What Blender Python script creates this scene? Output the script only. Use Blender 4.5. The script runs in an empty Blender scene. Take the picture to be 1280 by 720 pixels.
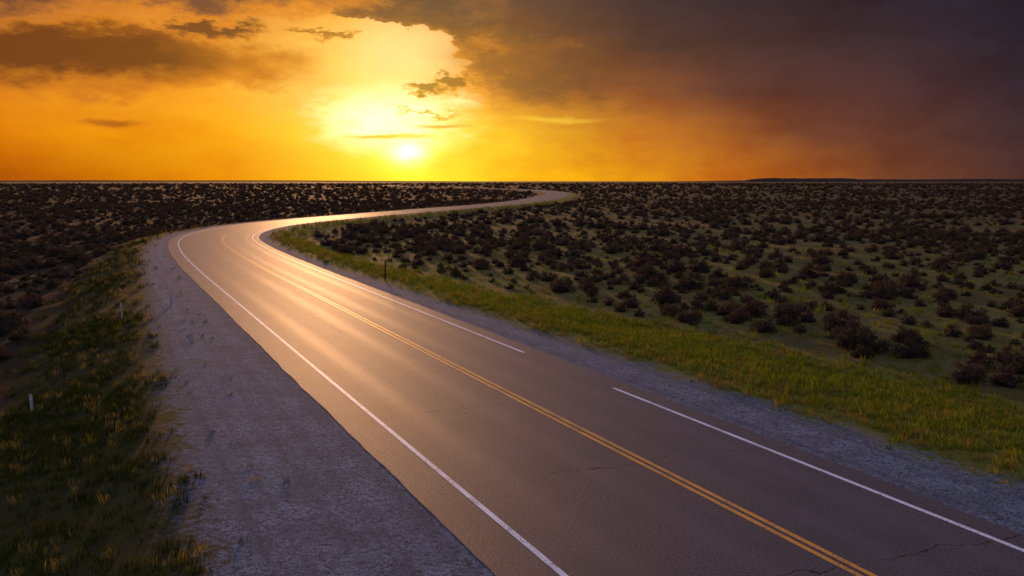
import bpy, math, random
import numpy as np
from mathutils import Vector, noise as mnoise
random.seed(7); rng=np.random.default_rng(7)
scene=bpy.context.scene
scene.view_settings.view_transform='Standard'; scene.view_settings.look='None'
scene.view_settings.exposure=0; scene.view_settings.gamma=1

def lin(c):
    r=[]
    for v in c:
        v=v/255.0
        r.append(v/12.92 if v<=0.04045 else ((v+0.055)/1.055)**2.4)
    return (r[0],r[1],r[2],1.0)

SUN_AZ=-13.5; SUN_EL=4.8      # light comes from the bright opening in the cloud
DISC_AZ=-7.3; DISC_EL=2.0
# ------------------------------------------------------------------ node helper
class N:
    def __init__(s,tree): s.t=tree; s.n=tree.nodes; s.l=tree.links
    def put(s,sock,v):
        if isinstance(v,bpy.types.NodeSocket): s.l.new(v,sock)
        elif v is not None: sock.default_value=v
    def m(s,op,a,b=None,c=None,clamp=False):
        n=s.n.new('ShaderNodeMath'); n.operation=op; n.use_clamp=clamp
        s.put(n.inputs[0],a); s.put(n.inputs[1],b); s.put(n.inputs[2],c); return n.outputs[0]
    def vm(s,op,a,b=None):
        n=s.n.new('ShaderNodeVectorMath'); n.operation=op
        s.put(n.inputs[0],a); s.put(n.inputs[1],b)
        return n.outputs['Value'] if op in('DOT_PRODUCT','LENGTH','DISTANCE') else n.outputs[0]
    def xyz(s,x,y,z=0.0):
        n=s.n.new('ShaderNodeCombineXYZ'); s.put(n.inputs[0],x); s.put(n.inputs[1],y); s.put(n.inputs[2],z); return n.outputs[0]
    def sep(s,v):
        n=s.n.new('ShaderNodeSeparateXYZ'); s.put(n.inputs[0],v); return n.outputs
    def mr(s,v,a,b,c=0.0,d=1.0,sm=True):
        n=s.n.new('ShaderNodeMapRange'); n.interpolation_type='SMOOTHSTEP' if sm else 'LINEAR'
        s.put(n.inputs[0],v); s.put(n.inputs[1],a); s.put(n.inputs[2],b); s.put(n.inputs[3],c); s.put(n.inputs[4],d); return n.outputs[0]
    def noise(s,v,scale,detail=4,rough=0.55,dist=0.0,col=False):
        n=s.n.new('ShaderNodeTexNoise'); s.put(n.inputs['Vector'],v); n.inputs['Scale'].default_value=scale
        n.inputs['Detail'].default_value=detail; n.inputs['Roughness'].default_value=rough; n.inputs['Distortion'].default_value=dist
        return n.outputs['Color'] if col else n.outputs['Fac']
    def vor(s,v,scale,feature='F1',out='Distance',rnd=1.0):
        n=s.n.new('ShaderNodeTexVoronoi'); n.feature=feature; s.put(n.inputs['Vector'],v); n.inputs['Scale'].default_value=scale
        n.inputs['Randomness'].default_value=rnd
        return n.outputs[out]
    def mix(s,f,a,b,mode='MIX'):
        n=s.n.new('ShaderNodeMix'); n.data_type='RGBA'; n.blend_type=mode
        s.put(n.inputs[0],f); s.put(n.inputs[6],a); s.put(n.inputs[7],b); return n.outputs[2]
    def ramp(s,f,stops):
        n=s.n.new('ShaderNodeValToRGB'); s.put(n.inputs[0],f); e=n.color_ramp.elements
        while len(e)<len(stops): e.new(0.5)
        for i,(p,c) in enumerate(stops): e[i].position=p; e[i].color=c
        return n.outputs[0]
    def attr(s,name):
        n=s.n.new('ShaderNodeAttribute'); n.attribute_name=name; return n.outputs['Fac']
    def bump(s,h,st,dist,nrm=None):
        n=s.n.new('ShaderNodeBump'); s.put(n.inputs['Height'],h); s.put(n.inputs['Strength'],st); n.inputs['Distance'].default_value=dist
        if nrm is not None: s.put(n.inputs['Normal'],nrm)
        return n.outputs[0]

def newmat(name):
    m=bpy.data.materials.new(name); m.use_nodes=True
    t=N(m.node_tree); b=m.node_tree.nodes['Principled BSDF']; return m,t,b

# ------------------------------------------------------------------ world / sky
w=bpy.data.worlds.new("World"); scene.world=w; w.use_nodes=True
t=N(w.node_tree); t.n.clear()
tc=t.n.new('ShaderNodeTexCoord'); D=t.vm('NORMALIZE',tc.outputs['Generated'])
X,Y,Z=t.sep(D)[:3]
az=t.m('MULTIPLY',t.m('ARCTAN2',X,Y),57.29578)
el=t.m('MULTIPLY',t.m('ARCSINE',Z),57.29578)
Ds=t.xyz(X,Y,t.m('MULTIPLY',Z,2.4))
wn=t.sep(t.noise(Ds,9.0,4,0.6,0.0,True)); wf=t.sep(t.noise(Ds,30.0,5,0.68,0.0,True))
def warped(base,a,fa,b,fb):
    x=t.m('ADD',base,t.m('MULTIPLY',t.m('SUBTRACT',a,0.5),fa))
    return t.m('ADD',x,t.m('MULTIPLY',t.m('SUBTRACT',b,0.5),fb))
azw=warped(az,wn[0],8.0,wf[0],6.5)
elw=warped(el,wn[1],3.2,wf[1],2.8)
azs=warped(az,wn[2],4.0,wf[2],0.5)
els=warped(el,wn[0],1.3,wf[1],0.3)
rows=[(0.3,[(-60,(90,55,30)),(-33,(176,84,5)),(-19,(236,146,0)),(-7.3,(255,212,10)),(3,(252,184,8)),(14,(202,112,24)),(25,(116,64,40)),(33,(74,47,45))]),
(3.0,[(-60,(110,70,40)),(-33,(226,130,10)),(-19,(252,172,14)),(-9,(255,228,70)),(-2,(253,200,34)),(9,(204,120,34)),(20,(116,66,46)),(33,(60,44,50))]),
(6.0,[(-60,(110,75,50)),(-33,(234,144,30)),(-20,(252,172,42)),(-10,(255,218,108)),(-3,(234,154,50)),(4,(176,100,40)),(14,(102,60,50)),(33,(50,40,52))]),
(9.0,[(-60,(100,75,60)),(-33,(220,130,42)),(-20,(242,160,52)),(-9,(255,210,102)),(-4,(200,126,50)),(2,(116,70,44)),(9,(80,54,50)),(33,(40,36,50))]),
(12.5,[(-60,(80,65,62)),(-33,(190,110,50)),(-13,(238,156,58)),(-7,(232,152,62)),(0,(84,58,56)),(9,(58,44,52)),(20,(44,37,50)),(33,(33,31,46))])]
fz=t.mr(azs,-60.0,60.0,0.0,1.0,False)
cols=[]
for e,st in rows:
    cols.append(t.ramp(fz,[((a+60)/120.0,lin(c)) for a,c in st]))
base=cols[0]
for i in range(1,len(rows)):
    base=t.mix(t.mr(els,rows[i-1][0],rows[i][0],0,1,False),base,cols[i])
base=t.mix(t.m('MULTIPLY',t.mr(wn[2],0.35,0.75),0.4),base,t.mix(1.0,base,lin((220,155,85)),'MULTIPLY'))
def ell(ac,ec,ra,re,soft,a=None,e=None):
    a=azw if a is None else a; e=elw if e is None else e
    dx=t.m('DIVIDE',t.m('SUBTRACT',a,ac),ra); dy=t.m('DIVIDE',t.m('SUBTRACT',e,ec),re)
    r=t.m('SQRT',t.m('ADD',t.m('MULTIPLY',dx,dx),t.m('MULTIPLY',dy,dy)))
    return t.mr(t.m('SUBTRACT',1.0,r),0.0,soft)
def cloud(base,ac,ec,ra,re,core,rim,soft=0.3,op=1.0,a=None,e=None):
    m=ell(ac,ec,ra,re,soft,a,e); m2=ell(ac,ec+0.15*re,ra*0.9,re*0.86,0.6,a,e)
    c=t.mix(m2,lin(rim),lin(core))
    return t.mix(t.m('MULTIPLY',m,op),base,c)
g=ell(-7.2,8.6,6.5,5.5,1.0,azs,els)
base=t.mix(t.m('MULTIPLY',g,0.6),base,(1.15,0.82,0.36,1))
g=ell(-8.6,4.2,7.6,3.0,1.0,azw,els)
base=t.mix(t.m('MULTIPLY',g,0.97),base,(1.55,1.33,0.74,1))
# right-hand cloud bank with scalloped sunward edge
B=t.m('SUBTRACT',-3.0,t.m('MULTIPLY',t.m('SUBTRACT',el,7.0),0.6))
B=t.m('SUBTRACT',B,t.mr(elw,9.6,11.2,0.0,6.0))
q=t.m('SUBTRACT',azw,B)
qm=t.m('MULTIPLY',t.mr(q,0.0,0.7),t.mr(q,6.0,15.0,1.0,0.0))
qm=t.m('MULTIPLY',qm,t.mr(elw,4.6,6.8))
bankc=t.ramp(t.mr(q,0.0,16.0,0,1,False),[(0.0,lin((250,168,56))),(0.05,lin((190,114,42))),(0.16,lin((140,82,40))),(0.5,lin((108,66,44))),(1.0,lin((86,56,50)))])
bankc=t.mix(t.mr(elw,9.0,12.5),bankc,lin((80,54,52)))
bankc=t.mix(t.m('MULTIPLY',t.mr(wf[2],0.45,0.7),0.35),bankc,lin((160,94,46)))
base=t.mix(qm,base,bankc)
# clouds
lcA,lcE=warped(az,wn[0],8.0,wf[0],3.0),warped(el,wn[1],3.4,wf[1],1.8)
base=cloud(base,-29,7.5,16.5,2.5,(112,60,26),(212,124,32),0.32,0.97,lcA,lcE)
base=cloud(base,-21,12.4,15,2.3,(108,68,52),(218,130,42),0.35,0.95)
base=cloud(base,-20.5,9.8,5.2,1.0,(104,58,34),(200,116,36),0.5,0.92)
base=cloud(base,-12.2,9.6,2.6,0.45,(150,88,34),(225,140,38),0.5,0.85)
base=cloud(base,-34,11.2,10,2.4,(102,64,50),(180,108,44),0.5,0.9)
base=cloud(base,-26,3.6,3.3,0.42,(172,90,22),(215,120,20),0.8,0.85,azs,els)
base=cloud(base,-5.9,6.2,2.4,0.5,(124,72,26),(230,150,30),0.6,0.95,azs,elw)
base=cloud(base,-4.0,6.6,2.2,0.9,(128,74,30),(225,145,40),0.5,0.95)
base=cloud(base,-6.0,4.8,3.2,0.26,(200,126,28),(240,165,40),0.8,0.9,azs,elw)
base=cloud(base,-8.5,3.1,5.0,0.30,(228,148,16),(245,180,25),0.8,0.95,azs,els)
base=cloud(base,-5.0,3.9,2.6,0.26,(205,124,20),(240,158,20),0.8,0.85,azs,els)
base=cloud(base,3.0,4.4,5.0,0.35,(250,200,60),(240,170,40),0.9,0.6,azs,els)
# sun
def dirv(a,e):
    a=math.radians(a);e=math.radians(e); return (math.sin(a)*math.cos(e),math.cos(a)*math.cos(e),math.sin(e))
sd=dirv(SUN_AZ,SUN_EL); dd_=dirv(DISC_AZ,DISC_EL); bd=dirv(-9.0,4.0)
def angto(v): return t.m('MULTIPLY',t.m('ARCCOSINE',t.m('MINIMUM',t.vm('DOT_PRODUCT',D,v),0.9999999)),57.29578)
ang=angto(dd_); ang2=angto(bd)
ex=t.m('DIVIDE',t.m('SUBTRACT',az,DISC_AZ),1.5); ey=t.m('DIVIDE',t.m('SUBTRACT',els,DISC_EL-0.1),0.85)
er=t.m('ADD',t.m('MULTIPLY',ex,ex),t.m('MULTIPLY',ey,ey))
disc=t.m('EXPONENT',t.m('MULTIPLY',er,-1.6))
glow=t.m('EXPONENT',t.m('MULTIPLY',ang,-0.28))
glow2=t.m('EXPONENT',t.m('MULTIPLY',ang2,-0.11))
def scl(f,c): return t.mix(1.0,c,t.xyz(f,f,f),'MULTIPLY')
sky=t.mix(1.0,base,scl(glow,(0.68,0.48,0.06,1)),'ADD')
sky=t.mix(1.0,sky,scl(glow2,(0.17,0.09,0.008,1)),'ADD')
sky=t.mix(1.0,sky,scl(disc,(1.9,1.5,0.9,1)),'ADD')
nish=t.n.new('ShaderNodeTexSky'); nish.sky_type='NISHITA'; nish.sun_disc=False
nish.sun_elevation=math.radians(SUN_EL); nish.sun_rotation=math.radians(SUN_AZ); nish.altitude=1500
hi=t.mix(1.0,nish.outputs[0],(0.14,0.135,0.18,1),'MULTIPLY')
hi=t.mix(1.0,hi,(0.195,0.175,0.262,1),'ADD')
sky=t.mix(t.mr(el,13.5,32.0),sky,hi)
bg=t.n.new('ShaderNodeBackground'); t.l.new(sky,bg.inputs[0]); bg.inputs[1].default_value=1.0
wo=t.n.new('ShaderNodeOutputWorld'); t.l.new(bg.outputs[0],wo.inputs[0])

sl=bpy.data.lights.new("sun","SUN"); sl.energy=3.2; sl.angle=math.radians(5.0); sl.color=(1.0,0.49,0.20)
so=bpy.data.objects.new("sun",sl); scene.collection.objects.link(so)
so.rotation_euler=Vector(sd).to_track_quat('Z','Y').to_euler()

# ------------------------------------------------------------------ camera
cam=bpy.data.cameras.new("camera"); co=bpy.data.objects.new("camera",cam); scene.collection.objects.link(co)
cam.lens=28.1; cam.sensor_width=36; cam.clip_end=30000; cam.clip_start=0.1
co.location=(0,0,6.5); co.rotation_euler=(math.radians(90-7.63),0,0); scene.camera=co

# ------------------------------------------------------------------ road centreline
ctrl=np.array([(54.0,-80),(33.2,-40),(19.4,-13.5),(5.9,12.5),(-1.1,25.9),(-11.3,45.5),(-19.2,60.7),(-27.2,77),(-33.2,91.5),(-35.9,103.1),
(-36.6,117),(-34.6,130),(-30.9,143.7),(-26.1,158.2),(-15,190.5),(-.8,231.9),(11.5,294.2),(21.5,379.5),(25.0,458),(20.5,555),(2,652),(-40,760),(-110,900),(-180,1150),(-160,1600)],float)
def catmull(P,step):
    out=[]
    for i in range(len(P)-1):
        p0=P[max(i-1,0)];p1=P[i];p2=P[i+1];p3=P[min(i+2,len(P)-1)]
        if i==0:p0=2*p1-p2
        if i==len(P)-2:p3=2*p2-p1
        a=np.linalg.norm(p1-p0)**.5;b=np.linalg.norm(p2-p1)**.5;c=np.linalg.norm(p3-p2)**.5
        m1=(p1-p0)/a-(p2-p0)/(a+b)+(p2-p1)/b; m2=(p2-p1)/b-(p3-p1)/(b+c)+(p3-p2)/c
        m1*=b;m2*=b
        n=max(2,int(b*b/step))
        for k in range(n):
            u=k/n
            out.append((2*u**3-3*u*u+1)*p1+(u**3-2*u*u+u)*m1+(-2*u**3+3*u*u)*p2+(u**3-u*u)*m2)
    out.append(P[-1]); return np.array(out)
C=catmull(ctrl,0.5)
for _ in range(60): C[1:-1]=(C[:-2]+2*C[1:-1]+C[2:])/4
T=np.gradient(C,axis=0); T/=np.linalg.norm(T,axis=1)[:,None]
Nn=np.stack([T[:,1],-T[:,0]],1)   # right-hand normal
S=np.concatenate([[0],np.cumsum(np.linalg.norm(np.diff(C,axis=0),axis=1))])
Cs=C[::3]; Ns=Nn[::3]; Ss=S[::3]
def road_d(P):
    d=np.empty(len(P)); s=np.empty(len(P))
    for i in range(0,len(P),3000):
        q=P[i:i+3000]; dd=((q[:,None,:]-Cs[None])**2).sum(2); k=dd.argmin(1)
        v=q-Cs[k]; per=(v*Ns[k]).sum(1); r=np.sqrt(dd[np.arange(len(q)),k])
        d[i:i+3000]=np.where(r<8,per,np.sign(per)*r); s[i:i+3000]=Ss[k]
    return d,s
s_ref=road_d(np.array([[5.9,12.5]]))[1][0]

def mesh_obj(name,V,F,mat,smooth=False,parent=None):
    me=bpy.data.meshes.new(name); me.from_pydata([tuple(v) for v in V],[],[tuple(f) for f in F]); me.update()
    if mat: me.materials.append(mat)
    if smooth: me.polygons.foreach_set('use_smooth',[True]*len(me.polygons))
    o=bpy.data.objects.new(name,me); scene.collection.objects.link(o)
    if parent: o.parent=parent
    return o
def ribbon(name,offs,zs,mat,i0=0,i1=None,edge_noise=None,parent=None):
    i1=len(C) if i1 is None else i1
    idx=np.arange(i0,i1); k=len(offs); V=[];dA=[];sA=[]
    for i in idx:
        for j,o in enumerate(offs):
            oo=o
            if edge_noise and (j<=1 or j>=k-2):
                oo+=edge_noise*(mnoise.noise(Vector((S[i]*0.35,o,0)))+0.6*mnoise.noise(Vector((S[i]*1.4,o,3))))
            p=C[i]+Nn[i]*oo; V.append((p[0],p[1],zs[j])); dA.append(oo); sA.append(S[i])
    F=[]
    for a in range(len(idx)-1):
        for j in range(k-1):
            v=a*k+j; F.append((v,v+1,v+k+1,v+k))
    o=mesh_obj(name,V,F,mat,False,parent)
    for nm,arr in(('d',dA),('s',sA)):
        at=o.data.attributes.new(nm,'FLOAT','POINT'); at.data.foreach_set('value',arr)
    return o

# asphalt
mA,t,b=newmat("asphalt")
d=t.attr('d'); s=t.attr('s'); geo=t.n.new('ShaderNodeNewGeometry'); P=geo.outputs['Position']
ds=t.xyz(d,s)
agg=t.noise(P,20,4,0.8); big=t.noise(P,0.45,5,0.65); str_=t.noise(t.xyz(t.m('MULTIPLY',d,2.2),t.m('MULTIPLY',s,0.05)),1.0,4,0.6)
c=t.mix(t.mr(agg,0.37,0.63),(0.018,0.013,0.017,1),(0.100,0.074,0.082,1))
c=t.mix(t.m('MULTIPLY',t.mr(str_,0.35,0.7),0.35),c,(0.088,0.060,0.060,1))
c=t.mix(t.m('MULTIPLY',t.mr(big,0.45,0.65),0.45),c,(0.034,0.025,0.031,1))
def band(cn,wd): return t.mr(t.m('ABSOLUTE',t.m('SUBTRACT',d,cn)),0.0,wd,1.0,0.0)
tr=t.m('ADD',t.m('ADD',band(-3.3,0.6),band(-1.3,0.6)),t.m('ADD',band(0.9,0.5),band(2.5,0.5)),None,True)
c=t.mix(t.m('MULTIPLY',tr,0.22),c,(0.10,0.072,0.070,1))
s2=t.m('ADD',s,t.m('MULTIPLY',t.noise(ds,0.5,5,0.6),1.5)); s2=t.m('ADD',s2,t.m('MULTIPLY',d,0.18))
fr=t.m('MULTIPLY',t.m('ABSOLUTE',t.m('SUBTRACT',t.m('FRACT',t.m('DIVIDE',s2,5.7)),0.5)),5.7)
ck=t.m('MULTIPLY',t.mr(fr,0.005,0.032,1.0,0.0),t.mr(t.noise(ds,0.3,2),0.42,0.54))
fr2=t.m('ABSOLUTE',t.m('ADD',t.m('SUBTRACT',d,-1.9),t.m('MULTIPLY',t.m('SUBTRACT',t.noise(ds,0.4,5,0.65),0.5),1.8)))
ck2=t.m('MULTIPLY',t.mr(fr2,0.004,0.02,1.0,0.0),t.mr(t.noise(t.vm('ADD',ds,(9.0,4.0,0.0)),0.16,2),0.52,0.6))
ck=t.m('MULTIPLY',t.m('MAXIMUM',ck,ck2),0.65)
c=t.mix(ck,c,(0.008,0.007,0.007,1))
t.l.new(c,b.inputs['Base Color'])
rg=t.m('ADD',t.mr(agg,0.3,0.7,0.74,0.60),t.m('MULTIPLY',tr,-0.04)); t.l.new(rg,b.inputs['Roughness'])
t.l.new(t.mr(ck,0.0,1.0,0.45,0.0),b.inputs['Specular IOR Level'])
t.l.new(t.bump(t.m('SUBTRACT',agg,ck),0.55,0.012),b.inputs['Normal'])

# paint
def paint(name,col,worn):
    m,t,b=newmat(name); geo=t.n.new('ShaderNodeNewGeometry'); P=geo.outputs['Position']
    n=t.noise(P,22,4,0.7); n2=t.noise(P,1.3,3)
    f=t.m('MULTIPLY',t.mr(t.m('ADD',n,t.m('MULTIPLY',n2,0.5)),0.74,0.90),worn)
    t.l.new(t.mix(f,col,(0.09,0.075,0.07,1)),b.inputs['Base Color']); b.inputs['Roughness'].default_value=0.6
    t.l.new(t.bump(n,0.2,0.004),b.inputs['Normal']); return m
mW=paint("white_road_paint",(0.80,0.78,0.80,1),0.85); mY=paint("yellow_road_paint",(0.80,0.32,0.010,1),0.75)

PL,PR=-5.45,3.95
offs=[PL-0.06,PL,-4.5,-3,-1.5,0,1.2,2.4,PR,PR+0.06]; zs=[-0.05,0,0,0,0,0,0,0,0,-0.05]
road=ribbon("road",offs,zs,mA,edge_noise=0.06)
ribbon("white_line_left",[-4.51,-4.39],[0.004,0.004],mW,parent=road)
def idx_at(yv): return int(np.argmin(np.abs(C[:,1]-yv)+ (C[:,1]>70)*100))
ga,gb=idx_at(23.4),idx_at(28.6)
ribbon("white_line_right_near",[3.19,3.31],[0.004,0.004],mW,0,ga,parent=road)
ribbon("white_line_right_far",[3.19,3.31],[0.004,0.004],mW,gb,None,parent=road)
ribbon("yellow_line_a",[-0.16,-0.045],[0.004,0.004],mY,parent=road)
ribbon("yellow_line_b",[0.045,0.16],[0.004,0.004],mY,parent=road)

# ------------------------------------------------------------------ ground
def axis(lo,hi,a,bb,step,g):
    v=list(np.arange(a,bb,step)); x=bb; st=step
    while x<hi: v.append(x); st*=g; x+=st
    v.append(hi); x=a; st=step; L=[]
    while True:
        st*=g; x-=st
        if x<=lo: break
        L.append(x)
    return np.array([lo]+L[::-1]+v)
gx=axis(-14000,14000,-55,50,0.4,1.05); gy=axis(-2500,16000,-6,108,0.4,1.045)
GX,GY=np.meshgrid(gx,gy); P2=np.stack([GX.ravel(),GY.ravel()],1)
gd,gs=road_d(P2)
def sm(x,a,bb):
    u=np.clip((x-a)/(bb-a),0,1); return u*u*(3-2*u)
def edges(d,s):
    al=s-s_ref
    gl=9.7-np.clip(al/90,0,1)*2.9
    gr=6.3-np.clip(al/50,0,1)*1.3
    vl=15.5-np.clip(al/80,0,1)*5
    vr=16.3-np.clip(al/65,0,1)*7.3
    left=d<0; ad=np.abs(d)
    return np.where(left,gl,gr)-ad, np.where(left,vl,vr)-ad
def vnoise(P,sc,seed=0.0):
    return np.array([mnoise.noise(Vector((x*sc+seed,y*sc-seed,seed))) for x,y in P])
ge,ve=edges(gd,gs)
def height(P,d,ge,nz):
    q=np.maximum(-ge,0); dep=np.where(d<0,1.15,0.65)
    z=-0.014-dep*sm(q,0,8.5)
    return z+nz*sm(q,0.3,4)
nz=0.10*vnoise(P2,0.33)+0.25*vnoise(P2,0.05,3.0)-0.12
Zg=height(P2,gd,ge,nz)
nx,ny=len(gx),len(gy)
ii=(np.arange(ny-1)[:,None]*nx+np.arange(nx-1)[None]).ravel()
Fg=np.stack([ii,ii+1,ii+nx+1,ii+nx],1)
mG,t,b=newmat("ground_soil_gravel")
geo=t.n.new('ShaderNodeNewGeometry'); P=geo.outputs['Position']
g_=t.attr('ge'); v_=t.attr('ve'); dd=t.attr('d')
nA=t.noise(P,0.8,4,0.65); nB=t.noise(P,5.0,4,0.7); nC=t.noise(P,22,3,0.8); nD=t.noise(P,0.09,4,0.6)
st=t.vor(P,14,'F1','Color'); stv=t.sep(st)[0]
gr=t.mix(stv,(0.034,0.043,0.062,1),(0.165,0.198,0.265,1))
gr=t.mix(t.m('MULTIPLY',t.mr(nC,0.47,0.66),0.7),gr,(0.34,0.39,0.48,1))
gr=t.mix(t.m('MULTIPLY',t.mr(nC,0.45,0.32),0.5),gr,(0.022,0.026,0.036,1))
gr=t.mix(t.m('MULTIPLY',t.mr(nA,0.4,0.65),0.5),gr,(0.060,0.071,0.094,1))
trk=t.noise(t.xyz(t.m('MULTIPLY',dd,2.0),0.0),1.0,3)
gr=t.mix(t.m('MULTIPLY',t.mr(trk,0.45,0.65),0.45),gr,(0.052,0.060,0.080,1))
soil=t.mix(t.mr(nB,0.3,0.7),(0.070,0.056,0.018,1),(0.21,0.165,0.048,1))
soil=t.mix(t.m('MULTIPLY',t.mr(nA,0.38,0.62),0.7),soil,(0.125,0.125,0.022,1))
soil=t.mix(t.m('MULTIPLY',t.mr(nD,0.42,0.62),0.6),soil,t.mix(nB,(0.045,0.030,0.012,1),(0.11,0.076,0.024,1)))
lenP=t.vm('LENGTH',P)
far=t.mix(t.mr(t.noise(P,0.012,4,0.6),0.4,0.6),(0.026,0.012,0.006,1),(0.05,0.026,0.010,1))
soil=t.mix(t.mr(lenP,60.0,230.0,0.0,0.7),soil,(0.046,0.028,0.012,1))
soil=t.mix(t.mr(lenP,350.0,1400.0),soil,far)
soil=t.mix(t.mr(dd,-12.0,-6.0,0.9,0.0),soil,(0.016,0.011,0.007,1))  # dark brown left field, with lower-left shade put into the colour
grs=t.mix(t.mr(nB,0.3,0.7),(0.075,0.085,0.012,1),(0.17,0.165,0.022,1))
grs=t.mix(t.m('MULTIPLY',t.mr(nA,0.45,0.65),0.6),grs,(0.22,0.175,0.025,1))
grs=t.mix(t.mr(dd,-9.0,0.0,0.85,0.0),grs,(0.024,0.024,0.009,1))  # left verge darkened, shade put into the ground colour
vv=t.m('ADD',v_,t.m('MULTIPLY',t.m('SUBTRACT',nA,0.5),5.0))
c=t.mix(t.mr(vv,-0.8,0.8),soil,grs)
gg=t.m('ADD',t.m('ADD',g_,t.m('MULTIPLY',t.m('SUBTRACT',nA,0.5),2.8)),t.m('MULTIPLY',t.m('SUBTRACT',nB,0.5),3.2))
c=t.mix(t.mr(gg,-0.7,0.5),c,gr)
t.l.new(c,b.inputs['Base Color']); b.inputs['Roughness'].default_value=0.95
b.inputs['Specular IOR Level'].default_value=0.08
hh=t.m('ADD',t.m('MULTIPLY',stv,0.5),t.m('ADD',nC,nB)); t.l.new(t.bump(hh,0.85,0.03),b.inputs['Normal'])
ground=mesh_obj("ground",np.column_stack([P2,Zg]),Fg.tolist(),mG,True)
for nm,arr in(('d',gd),('ge',ge),('ve',ve)):
    at=ground.data.attributes.new(nm,'FLOAT','POINT'); at.data.foreach_set('value',arr.astype(np.float32))

# ------------------------------------------------------------------ vegetation materials
def leafmat(name,cols,transl=0.35):
    m=bpy.data.materials.new(name); m.use_nodes=True; t=N(m.node_tree); t.n.clear()
    oi=t.n.new('ShaderNodeObjectInfo')
    c=t.ramp(oi.outputs['Random'],[(i/(len(cols)-1),k) for i,k in enumerate(cols)])
    df=t.n.new('ShaderNodeBsdfDiffuse'); tl=t.n.new('ShaderNodeBsdfTranslucent'); mx=t.n.new('ShaderNodeMixShader')
    t.l.new(c,df.inputs[0]); t.l.new(c,tl.inputs[0]); mx.inputs[0].default_value=transl
    t.l.new(df.outputs[0],mx.inputs[1]); t.l.new(tl.outputs[0],mx.inputs[2])
    o=t.n.new('ShaderNodeOutputMaterial'); t.l.new(mx.outputs[0],o.inputs[0]); return m
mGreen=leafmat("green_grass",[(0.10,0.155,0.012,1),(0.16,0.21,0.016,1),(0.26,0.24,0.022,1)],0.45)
mGreenD=leafmat("shade_tinted_green_grass",[(0.024,0.040,0.007,1),(0.045,0.064,0.009,1),(0.09,0.085,0.012,1)],0.25)  # darker copy of green_grass for the left verge, shade put into its colour
mDry=leafmat("dry_grass",[(0.32,0.23,0.04,1),(0.24,0.19,0.035,1),(0.17,0.14,0.03,1)],0.45)
mSage=leafmat("sagebrush_leaves",[(0.080,0.054,0.040,1),(0.110,0.078,0.052,1),(0.066,0.062,0.032,1)],0.25)
mStem,t,b=newmat("sagebrush_core"); geo=t.n.new('ShaderNodeNewGeometry')
t.l.new(t.mix(t.noise(geo.outputs['Position'],8.0,2),(0.018,0.011,0.009,1),(0.055,0.036,0.027,1)),b.inputs['Base Color']); b.inputs['Roughness'].default_value=0.95
b.inputs['Specular IOR Level'].default_value=0.1

def proto(name,V,F,mats,mi=None):
    me=bpy.data.meshes.new(name); me.from_pydata(V,[],F)
    for m in mats: me.materials.append(m)
    if mi is not None: me.polygons.foreach_set('material_index',mi)
    me.update(); return bpy.data.objects.new(name,me)
def tuft(nb,h0,h1,rad,wd,mat,name):
    V=[];F=[]
    for _ in range(nb):
        a=random.uniform(0,6.283); r=rad*math.sqrt(random.random()); x,y=r*math.cos(a),r*math.sin(a)
        h=random.uniform(h0,h1); b_=random.uniform(0,6.283); ln=random.uniform(0.15,0.6)*h; lx,ly=ln*math.cos(b_),ln*math.sin(b_)
        pa=random.uniform(0,6.283); px,py=wd*math.cos(pa),wd*math.sin(pa); k=len(V)
        V+=[(x-px,y-py,-0.03),(x+px,y+py,-0.03),(x+lx*.35+px*.7,y+ly*.35+py*.7,h*.6),(x+lx*.35-px*.7,y+ly*.35-py*.7,h*.6),(x+lx,y+ly,h)]
        F+=[(k,k+1,k+2,k+3),(k+3,k+2,k+4)]
    return proto(name,V,F,[mat])
def sage(name):
    V=[];F=[];mi=[]
    nu,nv=12,6; sx,sy=random.uniform(.85,1.15),random.uniform(.8,1.1); sd_=random.random()*50; k=0
    for j in range(nv+1):
        ph=j/nv*1.57
        for i in range(nu):
            th=i/nu*6.283; p=Vector((math.cos(th)*math.cos(ph),math.sin(th)*math.cos(ph),math.sin(ph)))
            r=0.38*(1+0.6*mnoise.noise(p*1.8+Vector((sd_,0,0))))
            V.append((p.x*r*sx,p.y*r*sy,p.z*r*0.9-0.05))
    for j in range(nv):
        for i in range(nu):
            F.append((j*nu+i,j*nu+(i+1)%nu,(j+1)*nu+(i+1)%nu,(j+1)*nu+i)); mi.append(1)
    for L in range(26):
        th=random.uniform(0,6.283); ph=math.asin(random.uniform(0.0,1.0)); p=Vector((math.cos(th)*math.cos(ph),math.sin(th)*math.cos(ph),math.sin(ph)))
        r=0.46*(1+0.65*mnoise.noise(p*1.8+Vector((sd_,0,0)))); c=Vector((p.x*r*sx,p.y*r*sy,p.z*r*0.88))
        k=len(V); w_=0.008
        V+=[(0,0,0),(w_,0,0),tuple(c+Vector((w_,0,0))),tuple(c)]; F.append((k,k+1,k+2,k+3)); mi.append(1)
        for _ in range(24):
            o=c+Vector((random.gauss(0,.07),random.gauss(0,.07),random.gauss(0,.06)+0.03))
            if o.z<0: o.z=0.01
            up=(p+Vector((random.gauss(0,.5),random.gauss(0,.5),0.7+random.gauss(0,.3)))).normalized()
            sd2=up.cross(Vector((random.random()-.5,random.random()-.5,random.random()-.5))).normalized()
            l=random.uniform(.05,.12); w_=random.uniform(.014,.027); k=len(V)
            V+=[tuple(o-sd2*w_),tuple(o+sd2*w_),tuple(o+up*l+sd2*w_*.5),tuple(o+up*l-sd2*w_*.5)]; F.append((k,k+1,k+2,k+3)); mi.append(0)
    return proto(name,V,F,[mSage,mStem],mi)
def coll(name,obs):
    c=bpy.data.collections.new(name)
    for o in obs: c.objects.link(o)
    return c
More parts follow.
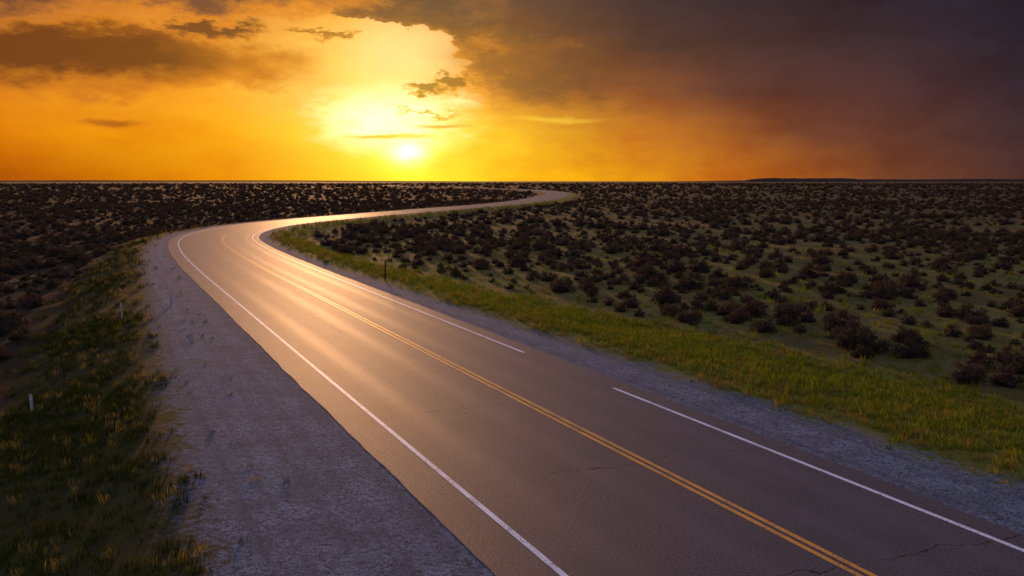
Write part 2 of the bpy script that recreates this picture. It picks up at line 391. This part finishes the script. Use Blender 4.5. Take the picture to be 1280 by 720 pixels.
cG=coll("green_grass_tufts",[tuft(18,.08,.26,.16,.010,mGreen,"grass_tuft") for _ in range(4)])
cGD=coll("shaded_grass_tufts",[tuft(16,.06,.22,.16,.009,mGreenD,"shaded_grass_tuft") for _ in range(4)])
cD=coll("dry_grass_tufts",[tuft(16,.08,.24,.13,.008,mDry,"dry_grass_tuft") for _ in range(4)])
cS=coll("sagebrush_plants",[sage("sagebrush") for _ in range(6)])

def scatter(name,pts,sc,collection):
    me=bpy.data.meshes.new(name); me.from_pydata([tuple(p) for p in pts],[],[])
    a=me.attributes.new('sc','FLOAT','POINT'); a.data.foreach_set('value',np.asarray(sc,np.float32))
    o=bpy.data.objects.new(name,me); scene.collection.objects.link(o)
    gn=bpy.data.node_groups.new(name,'GeometryNodeTree')
    gn.interface.new_socket('Geometry',in_out='INPUT',socket_type='NodeSocketGeometry')
    gn.interface.new_socket('Geometry',in_out='OUTPUT',socket_type='NodeSocketGeometry')
    n=gn.nodes; l=gn.links; gi=n.new('NodeGroupInput'); go=n.new('NodeGroupOutput')
    ci=n.new('GeometryNodeCollectionInfo'); ci.inputs['Collection'].default_value=collection
    ci.inputs['Separate Children'].default_value=True; ci.inputs['Reset Children'].default_value=True
    ip=n.new('GeometryNodeInstanceOnPoints'); ip.inputs['Pick Instance'].default_value=True
    rv=n.new('FunctionNodeRandomValue'); rv.data_type='FLOAT_VECTOR'
    rv.inputs[0].default_value=(-0.1,-0.1,0); rv.inputs[1].default_value=(0.1,0.1,6.283)
    na=n.new('GeometryNodeInputNamedAttribute'); na.data_type='FLOAT'; na.inputs[0].default_value='sc'
    l.new(gi.outputs[0],ip.inputs['Points']); l.new(ci.outputs[0],ip.inputs['Instance'])
    l.new(rv.outputs[0],ip.inputs['Rotation']); l.new(na.outputs[0],ip.inputs['Scale']); l.new(ip.outputs[0],go.inputs[0])
    md=o.modifiers.new('scatter','NODES'); md.node_group=gn
    return o
def wedge(r0,r1,cell,azmax=44):
    xs=np.arange(-r1,r1,cell); ys=np.arange(2,r1,cell); A,Bq=np.meshgrid(xs,ys)
    p=np.stack([A.ravel(),Bq.ravel()],1); r=np.linalg.norm(p,axis=1); a=np.degrees(np.arctan2(p[:,0],p[:,1]))
    p=p[(r>=r0)&(r<r1)&(np.abs(a)<azmax)]
    return p+rng.uniform(-.5,.5,p.shape)*cell
def ground_z(P,d,ge):
    nz=0.10*vnoise(P,0.33)+0.25*vnoise(P,0.05,3.0)-0.12
    return height(P,d,ge,nz)
# sagebrush
SP=[];SS=[]
for r0,r1,cell,mul in((8,130,1.55,1.0),(130,320,2.6,1.15),(320,750,6.0,1.8),(750,2200,18,3.6)):
    p=wedge(r0,r1,cell); d,s=road_d(p); ge_,ve_=edges(d,s)
    cl=vnoise(p,0.045,11.0); cl2=vnoise(p,0.2,5.0)
    keep=(ve_<-0.4-rng.uniform(0,1.5,len(p)))&(rng.random(len(p))<np.clip(0.56+0.6*cl+0.7*cl2+np.where(d<0,0.3,0),0.08,1))
    p=p[keep];d=d[keep];ge_=ge_[keep]; z=ground_z(p,d,ge_)
    SP.append(np.column_stack([p,z])); SS.append(np.clip(rng.lognormal(-0.28,0.42,len(p)),0.28,1.7)*mul)
SP=np.concatenate(SP);SS=np.concatenate(SS); scatter("sagebrush_field",SP,SS,cS)
# grass on verges
GP=[];GS=[];DP=[];DS=[];LP=[];LS=[]
for r0,r1,cell,mul in((8,45,0.2,1.0),(45,100,0.38,1.4),(100,260,0.95,2.2)):
    p=wedge(r0,r1,cell,40); d,s=road_d(p); ge_,ve_=edges(d,s); n1=vnoise(p,0.5,2.0); n2=vnoise(p,1.7,8.0); n3=vnoise(p,0.12,9.0)
    inz=(-ge_+1.0*n1+0.6*n2)
    pv=np.clip(inz/1.8,0,1)*np.clip((ve_+2.0*n1+1)/2,0,1)*np.clip(0.8+0.8*n2,0.15,1)
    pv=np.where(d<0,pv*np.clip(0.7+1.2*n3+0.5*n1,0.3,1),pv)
    k=rng.random(len(p))<pv
    dryp=np.clip(0.14+0.80*np.exp(-np.maximum(inz,0)/2.0)+0.8*n1*0.6,0.05,0.95)
    dryp=np.where(d<0,dryp*0.45*np.clip((s-s_ref)/40+0.35,0.3,1.3),dryp)
    dry=rng.random(len(p))<dryp
    fld=(ve_<0.5)&(rng.random(len(p))<(0.10+0.25*np.clip(n1+0.2,0,1))*np.where(d<0,.10,.7)*np.clip(1.6-np.linalg.norm(p,axis=1)/70,0.1,1))
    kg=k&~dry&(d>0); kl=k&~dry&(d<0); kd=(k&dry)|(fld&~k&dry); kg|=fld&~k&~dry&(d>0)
    st_=(ge_>0)&(ge_<2.0)&(np.abs(d)>5.9)&(rng.random(len(p))<0.05)&(n1>-0.05)
    kd|=st_&(n2>0); kl|=st_&(n2<=0)
    for m_,A,Bq,sc in((kg,GP,GS,1.0),(kd,DP,DS,0.95),(kl,LP,LS,1.0)):
        z=ground_z(p[m_],d[m_],ge_[m_]); A.append(np.column_stack([p[m_],z])); Bq.append(rng.uniform(0.6,1.35,m_.sum())*mul*sc*np.where(ge_[m_]>0,0.6,1))
GP=np.concatenate(GP);DP=np.concatenate(DP);LP=np.concatenate(LP)
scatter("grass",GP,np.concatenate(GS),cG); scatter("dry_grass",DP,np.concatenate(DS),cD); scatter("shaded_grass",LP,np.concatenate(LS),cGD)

# ------------------------------------------------------------------ delineator posts
def flatmat(name,c,r=0.5,em=None):
    m,t,b=newmat(name); geo=t.n.new('ShaderNodeNewGeometry'); n=t.noise(geo.outputs['Position'],30.0,4)
    t.l.new(t.mix(t.m('MULTIPLY',n,0.5),c,tuple(x*0.5 for x in c[:3])+(1,)),b.inputs['Base Color']); b.inputs['Roughness'].default_value=r; return m
mPost=flatmat("post_brown",(0.02,0.013,0.012,1)); mPW=flatmat("post_white",(0.6,0.6,0.6,1)); mRef=flatmat("reflector",(0.85,0.85,0.85,1),0.2)
mRefB=flatmat("reflector_dark",(0.08,0.04,0.025,1),0.3)
def post(x,y,h,mat,rm):
    e=bpy.data.objects.new("delineator_post",None); scene.collection.objects.link(e)
    d,s=road_d(np.array([[x,y]])); g1,_=edges(d,s); z=float(ground_z(np.array([[x,y]]),d,g1)[0])
    e.location=(x,y,z)
    V=[];F=[]; sec=[(-.05,.018),(-.03,-.006),(.03,-.006),(.05,.018),(.044,.022),(.026,.002),(-.026,.002),(-.044,.022)]
    lv=[(-.25,.7),(0,.85),(0.3,1),(h-.06,1),(h-.02,.85),(h,.5)]
    for zz,k in lv:
        for a,bq in sec: V.append((a*k,bq,zz))
    for j in range(len(lv)-1):
        for i in range(8): F.append((j*8+i,j*8+(i+1)%8,(j+1)*8+(i+1)%8,(j+1)*8+i))
    F.append(tuple(range(8))[::-1]); F.append(tuple(range((len(lv)-1)*8,len(lv)*8)))
    mesh_obj("post_body",V,F,mat,False,e)
    V=[];F=[]
    for yy in(-.014,-.009):
        for a,bq in((-.036,h-.2),(.036,h-.2),(.04,h-.19),(.04,h-.09),(.036,h-.08),(-.036,h-.08),(-.04,h-.09),(-.04,h-.19)): V.append((a,yy,bq))
    F=[tuple(range(8)),tuple(range(8,16))[::-1]]+[(i,i+8,(i+1)%8+8,(i+1)%8) for i in range(8)]
    mesh_obj("reflector",V,F,rm,False,e)
    e.rotation_euler=(random.uniform(-.04,.04),random.uniform(-.04,.04),random.uniform(-.3,.3))
post(-8.4,52.5,1.35,mPost,mRefB); post(-19.0,38.4,0.8,mPW,mRef); post(-17.9,41.5,0.75,mPW,mRef); post(-15.1,24.4,0.6,mPW,mRef)

# ------------------------------------------------------------------ far mesa and low ridge
mM,t,b=newmat("mesa_rock"); geo=t.n.new('ShaderNodeNewGeometry')
t.l.new(t.mix(t.noise(geo.outputs['Position'],0.01,4),(0.03,0.018,0.014,1),(0.06,0.038,0.028,1)),b.inputs['Base Color']); b.inputs['Roughness'].default_value=0.95
b.inputs['Specular IOR Level'].default_value=0.1
def ridge(name,y,x0,x1,h,flat,seed):
    V=[];F=[]; n=80
    for i in range(n+1):
        u=i/n; x=x0+(x1-x0)*u
        pr=min(1,u/flat,(1-u)/flat); pr=pr*pr*(3-2*pr); hh=h*pr*(1+0.25*mnoise.noise(Vector((u*9,seed,0))))
        V+=[(x,y-h*6,-2),(x,y-h*1.2,hh*.75-2*(1-pr)),(x,y,hh),(x,y+h*6,-2)]
    for i in range(n):
        for j in range(3): k=i*4+j; F.append((k,k+4,k+5,k+1))
    mesh_obj(name,V,F,mM,True)
ridge("mesa",6000,1650,2700,26,0.18,1.0); ridge("distant_hills",9500,1500,9500,26,0.3,5.0); ridge("distant_hills",11500,-12000,0,14,0.3,8.0)
